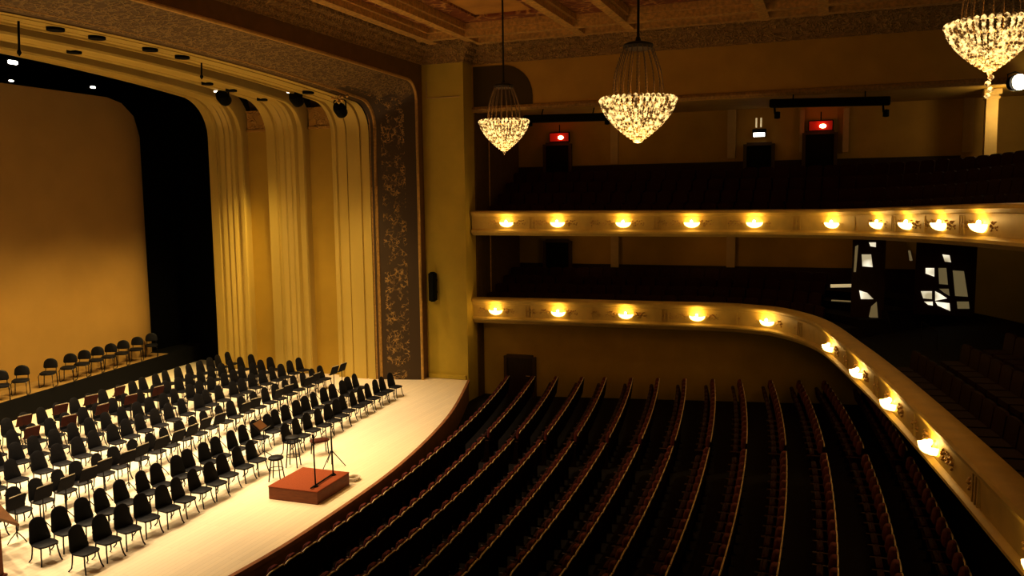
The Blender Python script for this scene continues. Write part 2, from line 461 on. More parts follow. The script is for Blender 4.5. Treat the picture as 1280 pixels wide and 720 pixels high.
P2a, P2b = (11.12, 10.30, 1.2, .45), (11.08, 10.42, 1.3, .45)
P3a, P3b = (11.12, 10.50, 1.3, .45), (11.06, 10.62, 1.45, .48)
portal('shell_portal', -15.84, -17.40, P1a, P1b, fl1)
portal('shell_portal_middle', -18.60, -20.30, P2a, P2b, fl2)
portal('shell_portal_rear', -21.42, -23.05, P3a, P3b, fl2)
# recessed panels between the portals, far side and near side, and dark slot above
for n, (xa, xb) in enumerate(((-17.40, -18.60), (-20.30, -21.42))):
    for sgn in (1, -1):
        yy = YC+sgn*11.42
        mb = MB(); mb.box(((xa+xb)/2, yy+sgn*.05, 5.05), (abs(xb-xa)+.1, .1, 10.1)); struct('wall_shell_panel', mb, 'shellpanel', smooth=0)
        mb = MB()
        c = (xa+xb)/2
        mb.box((c, yy-sgn*.03, 9.75), (abs(xb-xa)-.12, .10, .62)); mb.box((c, yy-sgn*.04, 9.38), (abs(xb-xa)-.04, .14, .08)); mb.box((c, yy-sgn*.04, 10.1), (abs(xb-xa)-.04, .14, .07))
        struct('trim_panel_frieze', mb, ornate('carved panel frieze %d%d' % (n, sgn), (.50, .30, .06), (.66, .42, .12), 5, .1, bump=.8), smooth=0)
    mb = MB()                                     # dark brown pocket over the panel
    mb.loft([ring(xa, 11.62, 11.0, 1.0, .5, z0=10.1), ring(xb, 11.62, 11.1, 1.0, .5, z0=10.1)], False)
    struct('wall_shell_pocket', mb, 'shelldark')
# rear of the stage: black masking, mustard backdrop
mb = MB(); mb.box((-25.9, 15, 6.5), (.1, 30, 13)); struct('wall_stage_rear', mb, 'black', smooth=0)
mb = MB(); mb.box((-24.6, 28.0, 6.5), (3.2, .1, 13)); struct('wall_stage_wing', mb, 'black', smooth=0)
mb = MB(); mb.box((-24.5, 15, 12.9), (3.2, 30, .1)); struct('ceiling_stage', mb, 'black', smooth=0)
mb = MB(); n = 40; cols = []
for k in range(n+1):
    y = -1+(25.75+1)*k/n
    b = max(0, (y-24.5)/1.25)
    cols.append((y, -25.15-.55*b*b))
zt = lambda y: 10.55-(1.3*max(0, (y-23.6)/2.15)**2.2)
mb.loft([[(x, y, z if z < 9 else zt(y)-(.01 if z < 9.5 else 0)) for y, x in cols] for z in (0, 4, 8, 10)], False)
cyc = mb.build('backdrop_cloth', 'cyc'); tag(cyc, 'mustard fabric backdrop hanging across the rear of the stage', 'backdrop'); cyc['kind'] = 'structure'

# ------------------------------------------------------------------ hall architecture
YW = 28.4                                        # plane of the upper side wall
XE = -12.5
def sweepY(mb, prof, x0, x1, Y):                  # prof: (projection toward hall, z)
    mb.loft([[(x0, Y-p, z) for p, z in prof], [(x1, Y-p, z) for p, z in prof]], False, False)
mb = MB(); mb.box(((-14.15+XE)/2, 27.6+.7, 5.7), (XE+14.15, 1.4, 13.7))
struct('wall_pilaster', mb, 'pil', smooth=0)
mb = MB()                                         # pilaster panel lines
mb.tube([(-13.95, 27.57, 10.3), (-12.65, 27.57, 10.3)], .02, 4); mb.tube([(-13.95, 27.57, 10.9), (-13.95, 27.57, 10.3)], .02, 4)
struct('trim_pilaster', mb, 'pale')
mb = MB(); mb.box((-13.32, 27.56, .09), (1.5, .1, .16)); struct('baseboard_pilaster', mb, 'pil', smooth=0)
# deep dark return beside the galleries
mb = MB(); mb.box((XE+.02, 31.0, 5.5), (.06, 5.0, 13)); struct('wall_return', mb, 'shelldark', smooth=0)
# upper wall (header) over the gallery
mb = MB(); mb.box((0, YW+.15, 10.95), (25, .3, 2.3)); struct('wall_header', mb, 'wall', smooth=0)
mb = MB(); sweepY(mb, [(0, 10.0), (.06, 9.98), (.08, 9.9), (.03, 9.82), (-.3, 9.80)], XE, 12, YW); struct('trim_header', mb, 'dimtrim')
mb = MB()  # flat dark patch that paints a shadow onto the header wall
shadow_pts = [(-12.45, 9.9), (-10.15, 9.9), (-10.15, 10.3)]+[(-11.3+1.15*math.cos(a), 10.3+1.12*math.sin(a)) for a in [PI/2*k/8 for k in range(1, 9)]]+[(-12.45, 11.42)]
mb.add([(x, YW-.02, z) for x, z in shadow_pts], [tuple(range(len(shadow_pts)))])
struct('wall_shadow_patch', mb, mat('brown painted shadow', (.10, .058, .02), .9), smooth=0)
# cornices
cp = [(0, 11.5), (.05, 11.52), (.07, 11.6), (.16, 11.66), (.18, 11.76), (.32, 11.84), (.36, 11.95), (.5, 12.0), (.55, 12.1), (.55, 12.4)]
mb = MB(); sweepY(mb, cp, XE, 12, YW); struct('trim_cornice_side', mb, 'cornice')
mb = MB(); mb.loft([[(-14.1, 27.6-p, z) for p, z in cp], [(XE+p, 27.6-p, z) for p, z in cp]], False); mb.loft([[(XE+p, YW, z) for p, z in cp], [(XE+p, 27.6-p, z) for p, z in cp]], False); struct('trim_cornice_pilaster', mb, 'cornice')
mb = MB(); mb.loft([[(-14.15+p, -1, z) for p, z in cp], [(-14.15+p, 27.6, z) for p, z in cp]], False); struct('trim_cornice_proscenium', mb, 'cornice')
# ceiling
mb = MB(); mb.box((-1, 13.5, 12.62), (27, 30, .1)); struct('ceiling', mb, 'ceil', smooth=0)
RX = [(-13.35, .35), (-11.95, .3), (-8.1, .3), (-6.4, .3), (-2.2, .3), (-.5, .3), (3.6, .3), (5.3, .3), (9.3, .3)]
RY = [27.55, 26.35, 17.6, 16.2, 7.4]
mb = MB()
for x, w in RX: mb.box((x, 13.5, 12.33), (w, 29.4, .5)); mb.box((x, 13.5, 12.42), (w+.22, 29.4, .3))
struct('ceiling_rib_lengthwise', mb, 'ceilrib', smooth=0)
mb = MB()
for y in RY: mb.box((-1, y, 12.32), (25.6, .28, .5)); mb.box((-1, y, 12.43), (25.6, .5, .3))
struct('ceiling_rib_crosswise', mb, 'ceilrib', smooth=0)
mb = MB()                                         # carved strips between paired ribs and around the coffers
for (xa, xb) in ((-13.2, -12.1), (-7.95, -6.55), (-2.05, -.65), (3.75, 5.15)): mb.box(((xa+xb)/2, 13.5, 12.50), (xb-xa, 29.4, .14))
for (xa, xb) in ((-11.8, -8.25), (-6.25, -2.35), (-.35, 3.45), (5.45, 9.15)):
    mb.box(((xa+xb)/2, 26.95, 12.50), (xb-xa, 1.0, .14)); mb.box(((xa+xb)/2, 16.9, 12.50), (xb-xa, 1.1, .14))
    for (y0, y1) in ((17.75, 26.2), (7.6, 16.0)):
        e = .75
        for c, d in ((((xa+xb)/2, y0+e/2), (xb-xa, e)), (((xa+xb)/2, y1-e/2), (xb-xa, e)), ((xa+e/2, (y0+y1)/2), (e, y1-y0-2*e)), ((xb-e/2, (y0+y1)/2), (e, y1-y0-2*e))):
            mb.box((*c, 12.53), (*d, .08))
struct('ceiling_carved_panel', mb, 'ceilorn', smooth=0)
# walls of the three levels
mb = MB(); mb.box((0, 29.15, .55), (25, .3, 3.6)); struct('wall_side_lower', mb, 'wall2', smooth=0)
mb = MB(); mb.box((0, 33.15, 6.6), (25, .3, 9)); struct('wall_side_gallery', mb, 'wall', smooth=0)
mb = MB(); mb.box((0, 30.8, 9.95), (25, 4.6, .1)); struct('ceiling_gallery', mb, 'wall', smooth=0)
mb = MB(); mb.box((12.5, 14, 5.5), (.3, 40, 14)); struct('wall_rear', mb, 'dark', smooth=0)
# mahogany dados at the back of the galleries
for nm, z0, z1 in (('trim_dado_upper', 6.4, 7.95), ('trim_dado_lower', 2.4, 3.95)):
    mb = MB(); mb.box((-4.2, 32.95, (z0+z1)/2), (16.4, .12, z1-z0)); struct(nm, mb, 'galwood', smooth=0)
# pale pilaster strips
for n, (px, y0, y1, w) in enumerate(((768, 148, 205, .30), (915, 133, 198, .30), (1003, 145, 190, .16), (1058, 142, 190, .2), (1212, 118, 190, .32))):
    a = at(px, y0, Y=32.9); b = at(px, y1, Y=32.9)
    mb = MB(); mb.box((a.x, 32.92, (max(a.z, 9.75)+b.z)/2), (w, .14, max(a.z, 9.75)-b.z)); struct('trim_strip_upper', mb, 'pale', smooth=0)
for px in (769, 914):
    a = at(px, 296, Y=32.9); b = at(px, 334, Y=32.9)
    mb = MB(); mb.box((a.x, 32.9, (a.z+.6+b.z)/2), (.32, .2, a.z+.6-b.z)); struct('trim_strip_lower', mb, 'pale', smooth=0)
a = at(1240, 118, Y=30.5); b = at(1240, 195, Y=30.5)
mb = MB(); mb.box((a.x, 30.5, (9.9+b.z-.5)/2), (.34, .34, 9.9-b.z+.5)); mb.box((a.x, 30.5, 9.8), (.5, .5, .16)); mb.box((a.x, 30.5, 9.62), (.42, .42, .08)); struct('column_gallery', mb, 'pale', smooth=0)
# thin pale pipe at the end of the galleries
mb = MB(); mb.tube([(-12.2, 29.2, 6.3), (-12.2, 29.2, 9.8)], .025, 6); struct('trim_pipe_upper', mb, 'dimtrim')
mb = MB(); mb.tube([(-12.2, 29.2, 3.1), (-12.2, 29.2, 5.3)], .025, 6); struct('trim_pipe_lower', mb, 'dimtrim')
# doors
def door(n, x, z0, w, h, Y, m='door', panel=True):
    mb = MB(); mb.box((x, Y, z0+h/2), (w, .08, h)); d = struct('door_%d' % n, mb, m, smooth=0)
    fr = MB(); fr.box((x-w/2-.06, Y-.03, z0+h/2), (.12, .14, h+.12)); fr.box((x+w/2+.06, Y-.03, z0+h/2), (.12, .14, h+.12)); fr.box((x, Y-.03, z0+h+.06), (w, .14, .12))
    fr.build('door_frame', 'doorframe', d, 0)
    if panel:
        hd = MB(); hd.tube([(x+w*.38, Y-.08, z0+1.0), (x+w*.38-.14, Y-.08, z0+1.0)], .018, 6); hd.tube([(x+w*.38, Y-.03, z0+1.0), (x+w*.38, Y-.09, z0+1.0)], .018, 6); hd.build('door_handle', 'brass', d)
    return d
a = at(633, 446, Y=28.98); b = at(668, 446, Y=28.98)
door(1, (a.x+b.x)/2, -1.0, b.x-a.x-.1, a.z+1.0, 28.97)
for n, px, py in ((2, 697, 182), (3, 1025, 168)):
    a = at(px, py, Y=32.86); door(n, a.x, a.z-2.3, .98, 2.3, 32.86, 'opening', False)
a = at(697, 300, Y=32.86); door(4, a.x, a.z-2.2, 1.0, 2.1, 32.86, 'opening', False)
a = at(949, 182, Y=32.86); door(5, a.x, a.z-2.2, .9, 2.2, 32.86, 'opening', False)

# ------------------------------------------------------------------ balconies
def ypt(px, py, Y): p = at(px, py, Y=Y); return p
def zpt(px, py, Z): return at(px, py, Z=Z)
LOW = [ypt(586, 372, 28.1), ypt(680, 374, 28.1), ypt(760, 376, 28.1), ypt(840, 378, 28.1), ypt(900, 379.5, 28.05), ypt(945, 381, 27.8)]
LOW += [zpt(985, 384, 3.1)*1, zpt(1020, 400, 3.1), zpt(1060, 428, 3.1), zpt(1100, 460, 3.1), zpt(1150, 505, 3.1), zpt(1200, 552, 3.1), zpt(1280, 630, 3.1)]
LOW[5] = Vector((-2.55, 27.85, 3.09)); LOW[6] = Vector((-1.55, 27.2, 3.09))
LOW += [Vector((2.55, 7.6, 3.1)), Vector((2.8, 4.5, 3.1))]
UPP = [Vector((x, y, z)) for x, y, z in ((-12.45, 28.0, 6.22), (-9, 28.0, 6.21), (-6, 28.05, 6.20), (-3.3, 28.0, 6.20), (-1.6, 27.8, 6.20), (-.25, 27.2, 6.21), (.75, 25.8, 6.25), (1.7, 23.2, 6.32), (2.5, 20.3, 6.39), (3.15, 17.4, 6.44), (3.7, 14, 6.47), (4.1, 10, 6.48))]
lowp = catmull(LOW, 8); uppp = catmull(UPP, 8)
def frames(path):
    out = []
    for i, p in enumerate(path):
        a = path[max(0, i-1)]; b = path[min(len(path)-1, i+1)]
        t = Vector((b.x-a.x, b.y-a.y, 0)).normalized()
        out.append((p, Vector((t.y, -t.x, 0)), t))
    return out
def sweep(fr, prof): return [[tuple(p+n*o+Vector((0, 0, z))) for o, z in prof] for p, n, t in fr]
LPROF = [(-.34, -.55), (-.34, -.02), (-.30, 0), (.02, .0), (.09, -.03), (.11, -.08), (.09, -.14), (.03, -.18), (.02, -.23), (-.03, -.25), (-.06, -.70), (-.02, -.72), (.02, -.76), (.01, -.82), (-.05, -.85), (-.10, -.93), (-.20, -.97), (-.9, -.97)]
UPROF = [(-.34, -.55), (-.34, -.02), (-.30, 0), (-.02, .0), (.06, -.03), (.08, -.10), (.03, -.18), (-.02, -.20), (-.05, -.66), (-.01, -.68), (.03, -.73), (.02, -.80), (-.04, -.83), (-.14, -.90), (-.9, -.90)]
fl, fu = frames(lowp), frames(uppp)
mb = MB(); mb.loft(sweep(fl, LPROF), False); struct('balcony_front_lower', mb, 'balc', smooth=30)
mb = MB(); mb.loft(sweep(fu, UPROF), False); struct('balcony_front_upper', mb, 'balc', smooth=30)
def vom(p): return .0 if (p.x > -.9 and p.y > 20.5) else 1.0
def steps(fr, n, d, z0, rise, low):
    out = []
    for p, nr, t in fr:
        f = vom(p) if low else 1.0
        prof = [(-.3, z0)]
        for k in range(n):
            prof += [(-.3-d*(k+1), z0+f*rise*k), (-.3-d*(k+1), z0+f*rise*(k+1))]
        prof += [(-.3-d*n-1.2, z0+f*rise*n)]
        out.append([tuple(p+nr*o+Vector((0, 0, z))) for o, z in prof])
    return out
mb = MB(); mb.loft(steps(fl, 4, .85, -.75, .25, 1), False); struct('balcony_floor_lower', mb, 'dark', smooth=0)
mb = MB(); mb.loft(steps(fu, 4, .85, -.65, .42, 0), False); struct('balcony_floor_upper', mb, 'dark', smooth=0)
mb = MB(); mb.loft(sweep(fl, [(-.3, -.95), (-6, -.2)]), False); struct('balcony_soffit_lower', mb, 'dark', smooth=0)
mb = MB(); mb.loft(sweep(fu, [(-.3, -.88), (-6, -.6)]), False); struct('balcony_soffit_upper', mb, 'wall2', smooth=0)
# gallery seating (dim masses of plush)
def walk(fr, off, step):
    pts = [p+n*off for p, n, t in fr]; out = []; acc = 0
    for i in range(len(pts)-1):
        a, b = pts[i], pts[i+1]; L_ = (b-a).length
        while acc <= L_ and L_ > 1e-6:
            out.append((a.lerp(b, acc/L_), fr[i][1])); acc += step
        acc -= L_
    return out
def gal(fr, n, d, z0, rise, name, label, low=False):
    mb = MB()
    for k in range(n):
        for p, nr in walk(fr, -.3-d*(k+1)+.14, .56):
            if p.x < XE+.4 or p.y > 32.6: continue
            if low and p.x > -.4 and p.y > 20.0: continue
            T = Matrix.Translation((p.x, p.y, p.z+z0+rise*k)) @ Matrix.Rotation(math.atan2(-nr.y, -nr.x), 4, 'Z')
            s_ = slab(arc_top(.51, .32, .86, .05, 7), -.03, .03, .12, .4); mb.add(s_.v, s_.f, T)
            mb.box((-.22, 0, .42), (.36, .48, .10), T)
    o = mb.build(name, 'galseat', None, 0); o['kind'] = 'stuff'; o['label'] = label; o['category'] = 'seats'
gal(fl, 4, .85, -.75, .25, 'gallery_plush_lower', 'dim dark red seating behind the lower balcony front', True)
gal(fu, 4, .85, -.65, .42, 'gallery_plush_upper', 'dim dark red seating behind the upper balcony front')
# relief ornament and brackets on the fronts, between the lights
def nearest_x(fr, px, lo=.0):
    best = None
    for i in range(len(fr)-1):
        for s in range(6):
            p = fr[i][0].lerp(fr[i+1][0], s/6); q = proj(p+Vector((0, 0, -.45)))
            if best is None or abs(q[0]-px) < best[0]: best = (abs(q[0]-px), p, fr[i][1].lerp(fr[i+1][1], s/6).normalized(), i+s/6)
    return best
def sconce_mesh():
    bp = MB(); bp.lathe([(0, 0), (.09, 0), (.10, .015), (.06, .03), (0, .035)], 12, T=Matrix.Rotation(PI/2, 4, 'X'))
    sh = MB(); rings = []                          # scalloped half shell opening upwards, hugging the wall
    for a in range(7):
        ph = PI/2*a/6
        rr = .235*math.sin(ph)+.015; zz = -.18*math.cos(ph)
        rings.append([(rr*(1+.07*math.cos(9*th))*math.cos(th), -.03-rr*.95*(1+.07*math.cos(9*th))*math.sin(th), zz+.03) for th in [PI*k/27 for k in range(28)]])
    sh.loft(rings, False)
    bl = MB(); bl.lathe([(0, -.05), (.03, -.04), (.045, 0), (.035, .04), (0, .06)], 10, c=(0, -.10, .05))
    return bp, sh, bl
sb = sconce_mesh(); sproto = None
def sconce(p, nr, label, power):
    global sproto
    rz = math.atan2(nr.x, -nr.y)
    if sproto is None:
        sproto = thing('wall_sconce', label, 'wall light', p, rz, 'shell lights along the balcony fronts')
        sb[0].build('backplate', 'brass', sproto); sb[2].build('bulb', 'bulb', sb[1].build('shell_shade', 'shade', sproto))
    else: dup(sproto, p, rz, label, 'shell lights along the balcony fronts')
    ld = bpy.data.lights.new('sconce glow', 'POINT'); ld.energy = power; ld.color = (1, .66, .24); ld.shadow_soft_size = .05
    lo = bpy.data.objects.new('sconce glow', ld); COL.objects.link(lo); lo.location = Vector(p)+nr*.31+Vector((0, 0, .08))
LPX = [620, 697, 782, 871, 959, 1038, 1074, 1115, 1166, 1308]
UPX = [632, 697, 779, 865, 943, 1040, 1098, 1135, 1176, 1226]
ribsL, ribsU, relL, relU = MB(), MB(), MB(), MB()
def deco(fr, LX, tagw, zoff, power, ribs, rel):
    pos = []
    for k, px in enumerate(LX):
        d, p, nr, i = nearest_x(fr, px)
        sconce(p-nr*.055+Vector((0, 0, zoff)), nr, 'glowing shell light on the %s balcony front, %s from the proscenium' % (tagw, ordw(k+1)), power)
        pos.append(i)
    for k in range(len(pos)-1):
        i = (pos[k]+pos[k+1])/2
        for q in (-.12, 0, .12) if k % 2 == 0 else (0,):
            j = int(i); p, nr, t = fr[j][0].lerp(fr[j+1][0], i-j), fr[j][1], fr[j][2]
            T = Matrix.Translation(p+t*q+nr*-.035+Vector((0, 0, zoff+.0))) @ Matrix.Rotation(math.atan2(nr.x, -nr.y), 4, 'Z')
            ribs.box((0, 0, -.0), (.04, .05, .40), T)
    for i in pos+[(pos[k]*2+pos[k+1])/3 for k in range(len(pos)-1)]:
        j = min(int(i), len(fr)-2); p, nr, t = fr[j][0].lerp(fr[j+1][0], i-j), fr[j][1], fr[j][2]
        for sg in (-1, 1):
            T = Matrix.Translation(p+t*(sg*.52)+nr*-.045+Vector((0, 0, zoff))) @ Matrix.Rotation(math.atan2(nr.x, -nr.y), 4, 'Z')
            for c in range(5):                     # curled leaf spray
                a = c*.6
                rel.bead((sg*(-.12+.07*c), -.01, .07*math.sin(a*2)), .042-.004*c, None, T); rel.bead((sg*(-.10+.07*c), -.01, -.09*math.cos(a*2)), .028, None, T)
deco(fl, LPX, 'lower', -.47, 10, ribsL, relL)
deco(fu, UPX, 'upper', -.44, 8.5, ribsU, relU)
for nm, r_ in (('trim_balcony_ribs_lower', ribsL), ('trim_balcony_ribs_upper', ribsU)): struct(nm, r_, 'balc', smooth=0)
for nm, r_ in (('trim_balcony_relief_lower', relL), ('trim_balcony_relief_upper', relU)): struct(nm, r_, 'goldtrim')

# ------------------------------------------------------------------ lit lobby doors seen under the upper balcony
def quad(px4, Y):
    return [tuple(at(x, y, Y=Y)) for x, y in px4]
def glazed(n, x0, x1, y0, y1, panes, Y=27.8):
    a, b = at(x0, y0, Y=Y), at(x1, y1, Y=Y)
    mb = MB(); mb.box(((a.x+b.x)/2, Y+.06, (a.z+b.z)/2), (abs(b.x-a.x), .06, abs(a.z-b.z))); d = struct('door_%d' % n, mb, 'door', smooth=0)
    for pq, m in panes:
        q = quad(pq, Y); m2 = MB(); m2.add(q+[(x, y+.02, z) for x, y, z in q], [(0, 1, 2, 3), (7, 6, 5, 4), (0, 4, 5, 1), (1, 5, 6, 2), (2, 6, 7, 3), (3, 7, 4, 0)])
        m2.build('glass_pane', m, d, 0)
glazed(6, 1066, 1104, 300, 408, [([(1086, 303), (1095, 303), (1095, 309), (1088, 308)], 'pane'), ([(1077, 318), (1089, 318), (1091, 334), (1078, 333)], 'pane'),
    ([(1074, 363), (1085, 367), (1092, 371), (1092, 374), (1076, 374)][0:1]+[(1084, 366), (1092, 374), (1076, 374)], 'pane'), ([(1089, 383), (1096, 377), (1098, 402), (1086, 396)], 'panedim'), ([(1073, 306), (1070, 340), (1067, 340), (1069, 308)], 'panedim')])  # last quad is a door edge, its lit look put in as glow
glazed(7, 1146, 1218, 300, 396, [([(1157, 335), (1168, 335), (1168, 346), (1157, 342)], 'pane'), ([(1173, 335), (1183, 335), (1185, 356), (1174, 355)], 'panedim'), ([(1191, 338), (1205, 339), (1210, 371), (1194, 370)], 'panedim'),
    ([(1178, 318), (1187, 319), (1189, 328), (1181, 327)], 'pane'), ([(1151, 364), (1165, 364), (1165, 374), (1154, 373)], 'pane'), ([(1169, 364), (1175, 367), (1184, 373), (1169, 376)], 'pane'), ([(1174, 361), (1186, 361), (1187, 370), (1180, 366)], 'panedim'),
    ([(1155, 377), (1166, 377), (1166, 382), (1160, 381)], 'pane'), ([(1169, 377), (1187, 379), (1188, 389), (1172, 382)], 'pane'), ([(1196, 377), (1211, 377), (1212, 386), (1197, 386)], 'panedim'), ([(1135, 313), (1138, 313), (1141, 326), (1137, 326)], 'panedim')])
def rail(p, q, r, m, label, Y, posts=True):
    mb = MB(); a, b = at(*p, Y=Y), at(*q, Y=Y); mb.tube([a, b], r, 8)
    if posts:
        for e in (a, b): mb.tube([e, e+Vector((0, 0, -.5))], r*.6, 6)
    o = mb.build('handrail', m); tag(o, label, 'handrail'); return o
rail((1038, 357.5), (1065, 357), .055, 'ledge', 'bright cream rail beside the lit lobby doors', 28.3, False)  # glow in both rail materials stands in for light falling on them
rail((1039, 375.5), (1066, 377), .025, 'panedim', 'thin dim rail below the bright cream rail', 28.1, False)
rail((1152, 402), (1172, 414), .018, 'steel', 'slim steel rail on the lower balcony below the lobby doors', 24.0)
rail((1201, 432), (1255, 466), .018, 'steel', 'long slim steel rail farther along the lower balcony', 20.0)

# ------------------------------------------------------------------ exit signs, lamps and bars
def exit_sign(px, py, label, Y=32.75, hot=(2, 0)):
    p = at(px, py, Y=Y)
    t = thing('exit_sign', label, 'sign', p, 0, 'red signs over the gallery doors')
    m = MB(); m.box((0, .05, 0), (.86, .1, .40), None, .02); m.build('housing', 'fixture', t)
    m = MB(); m.box((0, -.01, 0), (.80, .02, .34), None, .008); m.build('red_panel', 'exitred', t)
    m = MB(); m.lathe([(0, .05), (.06, .045), (.075, .02), (.075, 0)], 12, T=Matrix.Translation((.07, -.02, -.02)) @ Matrix.Scale(1.6, 4, (1, 0, 0)) @ Matrix.Rotation(PI/2, 4, 'X')); m.build('lamp', 'exithot', t)
    m = MB(); m.tube([(0, .05, .18), (0, .05, .5)], .02, 6); m.build('bracket', 'fixture', t)
    ld = bpy.data.lights.new('exit glow', 'POINT'); ld.energy = 3; ld.color = (1, .08, .02); ld.shadow_soft_size = .1
    lo = bpy.data.objects.new('exit glow', ld); COL.objects.link(lo); lo.location = p+Vector((0, -.35, .05))
exit_sign(699, 171.5, 'glowing red sign over the gallery door nearest the stage')
exit_sign(1026, 157, 'glowing red sign over the gallery door under the long lamp bar')
p = at(949, 166, Y=32.7)
t = thing('wall_lamp', 'white lit lamp over a dark gallery door between the two red signs', 'lamp', p)
m = MB(); m.box((0, .06, 0), (.50, .10, .30), None, .02); m.build('housing', 'fixture', t)
m = MB(); m.tube([(-.20, -.02, -.07), (.20, -.02, -.07)], .075, 8); m.build('tube', 'lens', t)
for sx in (-.11, .06): m = MB(); m.tube([(sx, .0, .2), (sx, 0, .55)], .035, 6); m.build('upright', 'ledge', t)
def lamp_bar(x0, x1, py, label, Y=28.15, drop=.32, tail=False):
    a, b = at(x0, py[0], Y=Y), at(x1, py[1], Y=Y)
    t = thing('lamp_bar', label, 'light bar', a)
    d = b-a
    m = MB(); ang = math.atan2(d.z, d.x); T = Matrix.Rotation(-ang, 4, 'Y'); m.box((d.length/2, 0, 0), (d.length, .22, .26), T, .03); m.build('bar', 'fixture', t)
    for q in (.04, .94):
        c = d*q
        m = MB(); m.tube([c, c+Vector((.03, 0, -drop)), c+Vector((.12, 0, -drop-.1))], .035, 6); m.lathe([(0, -.12), (.09, -.10), (.09, .10), (0, .12)], 10, T=Matrix.Translation(c+Vector((.10, 0, -drop-.05)))); m.build('yoke', 'fixture', t)
    for q in (.2, .8):
        c = d*q; m = MB(); m.tube([c, c+Vector((0, .28, .35))], .02, 6); m.build('hanger', 'fixture', t)
lamp_bar(655, 762, (149, 146), 'black lamp bar on the wall behind the middle chandelier', drop=.1)
lamp_bar(962, 1113, (129.5, 126), 'long black lamp bar with hanging yokes above a red sign')
# floodlight
p = at(1268, 104, Y=27.9)
t = thing('spotlight', 'dazzling spotlight at the gallery column by the nearest chandelier', 'spotlight', p, math.radians(25))
m = MB(); m.lathe([(0, .16), (.10, .15), (.17, .05), (.19, -.05), (.19, -.10), (.17, -.10)], 16, T=Matrix.Scale(1.25, 4) @ Matrix.Rotation(-PI/2, 4, 'X') @ Matrix.Scale(-1, 4, (0, 0, 1)) @ Matrix.Rotation(PI, 4, 'X')); m.build('housing', 'fixture', t)
m = MB(); m.lathe([(0, 0), (.225, 0), (.20, .03), (0, .05)], 16, T=Matrix.Translation((0, -.23, 0)) @ Matrix.Rotation(PI/2, 4, 'X')); m.build('lens', 'flood', t)
m = MB(); m.tube([(-.21, 0, 0), (-.21, 0, .25), (0, 0, .32), (.21, 0, .25), (.21, 0, 0)], .02, 6); m.build('yoke', 'fixture', t)
ld = bpy.data.lights.new('flood glow', 'POINT'); ld.energy = 70; ld.color = (1, .8, .45); ld.shadow_soft_size = .12
lo = bpy.data.objects.new('flood glow', ld); COL.objects.link(lo); lo.location = Vector((p.x+.15, 29.3, p.z-.55))
# speaker on the pilaster
a, b = at(541, 340, Y=27.3), at(541, 377, Y=27.3)
t = thing('speaker', 'slim black loudspeaker mounted on the amber pilaster', 'speaker', ((a.x+b.x)/2, 27.3, b.z), 0)
hh = a.z-b.z
m = MB(); m.box((0, 0, hh/2), (.24, .30, hh), None, .06); m.build('cabinet', 'fixture', t)
m = MB(); m.box((0, -.155, hh/2), (.19, .02, hh-.1), None, .01); m.build('grille', 'riser', t)
m = MB(); m.box((0, .22, hh*.7), (.08, .22, .08)); m.box((0, .22, hh*.3), (.08, .22, .08)); m.build('bracket', 'fixture', t)

# ------------------------------------------------------------------ chandeliers
def chandelier(px, py, R, halfw, label, open_bottom, dpf):
    dep = R*F/halfw
    d = Vector((px-640, -(py-360), -F)); w = Vector((BX.dot(d), BY.dot(d), BZ.dot(d)))
    c = CAM+w*(dep/F)
    t = thing('chandelier', label, 'chandelier', c)
    top = 1.45*R
    m = MB(); m.tube([(0, 0, top), (0, 0, 12.55-c.z)], .022, 6); m.build('rod', 'rod', t)
    m = MB(); m.lathe([(0, .16), (.03, .15), (.05, .08), (.16, .06), (.25*R/.65, .03), (.27*R/.65, 0), (.24*R/.65, -.05), (0, -.05)], 18, c=(0, 0, top)); m.build('crown', 'rod', t)
    m = MB(); m.tube([(R*math.cos(a), R*math.sin(a), 0) for a in [2*PI*k/36 for k in range(36)]], .022, 6, closed=True); rim = m.build('rim', 'brass', t)
    bw = MB(); ns = 40; dp = dpf*R
    for s in range(ns):
        th = 2*PI*s/ns
        nb = 17
        for k in range(nb):
            u = k/(nb-1)
            r = R*((1-u**1.75)*(1-.0)+(.12 if open_bottom else .03)*u**1.75); z = -dp*u**1.0*(.94)-.01
            if k > 11 and s % 2: continue
            m_ = .052 if k == 0 else .036*(1-.3*u)
            bw.bead((r*math.cos(th), r*math.sin(th), z), m_*R/.62, m_*1.15*R/.62)
    bw.build('crystal_bowl', 'crystal', t, 0)
    for s in range(18):
        up = MB(); th = 2*PI*s/18
        for k in range(16):
            u = k/15
            r = R*(.40+.28*math.sin(u*PI*.62)); z = top-.05-(top-.08)*u
            up.bead((r*math.cos(th), r*math.sin(th), z), .011, .040)
        up.build('bead_strand', 'crystaldim', t, 0)
    fn = MB()
    if open_bottom: fn.lathe([(0, -dp*.93), (.14*R, -dp*.95), (.13*R, -dp), (.05*R, -dp*1.02), (0, -dp*1.03)], 10)
    else: fn.lathe([(0, -dp*.9), (.05, -dp*.93), (.03, -dp), (0, -dp*1.06)], 8)
    if R and px > 1100:
        for k in range(4): fn.bead((.02*(-1)**k, 0, -dp*1.06-.09*k), .05)
    fn.build('finial', 'crystal', t, 0)
    for z, e in ((-.30, 60), (-1.25*R, 95)):
        ld = bpy.data.lights.new('chandelier glow', 'POINT'); ld.energy = e; ld.color = (1, .57, .16); ld.shadow_soft_size = .25
        lo = bpy.data.objects.new('chandelier glow', ld); COL.objects.link(lo); lo.location = c+Vector((0, 0, z))
chandelier(630, 152, .60, 30, 'smallest lit crystal chandelier, hanging beside the pilaster by the stage', False, 1.30)
chandelier(797.5, 125, .62, 45.5, 'middle lit crystal chandelier in front of the gallery wall', True, 1.14)
chandelier(1240, 30, .62, 51, 'nearest lit crystal chandelier, hanging beside the dazzling spotlight', False, 1.22)

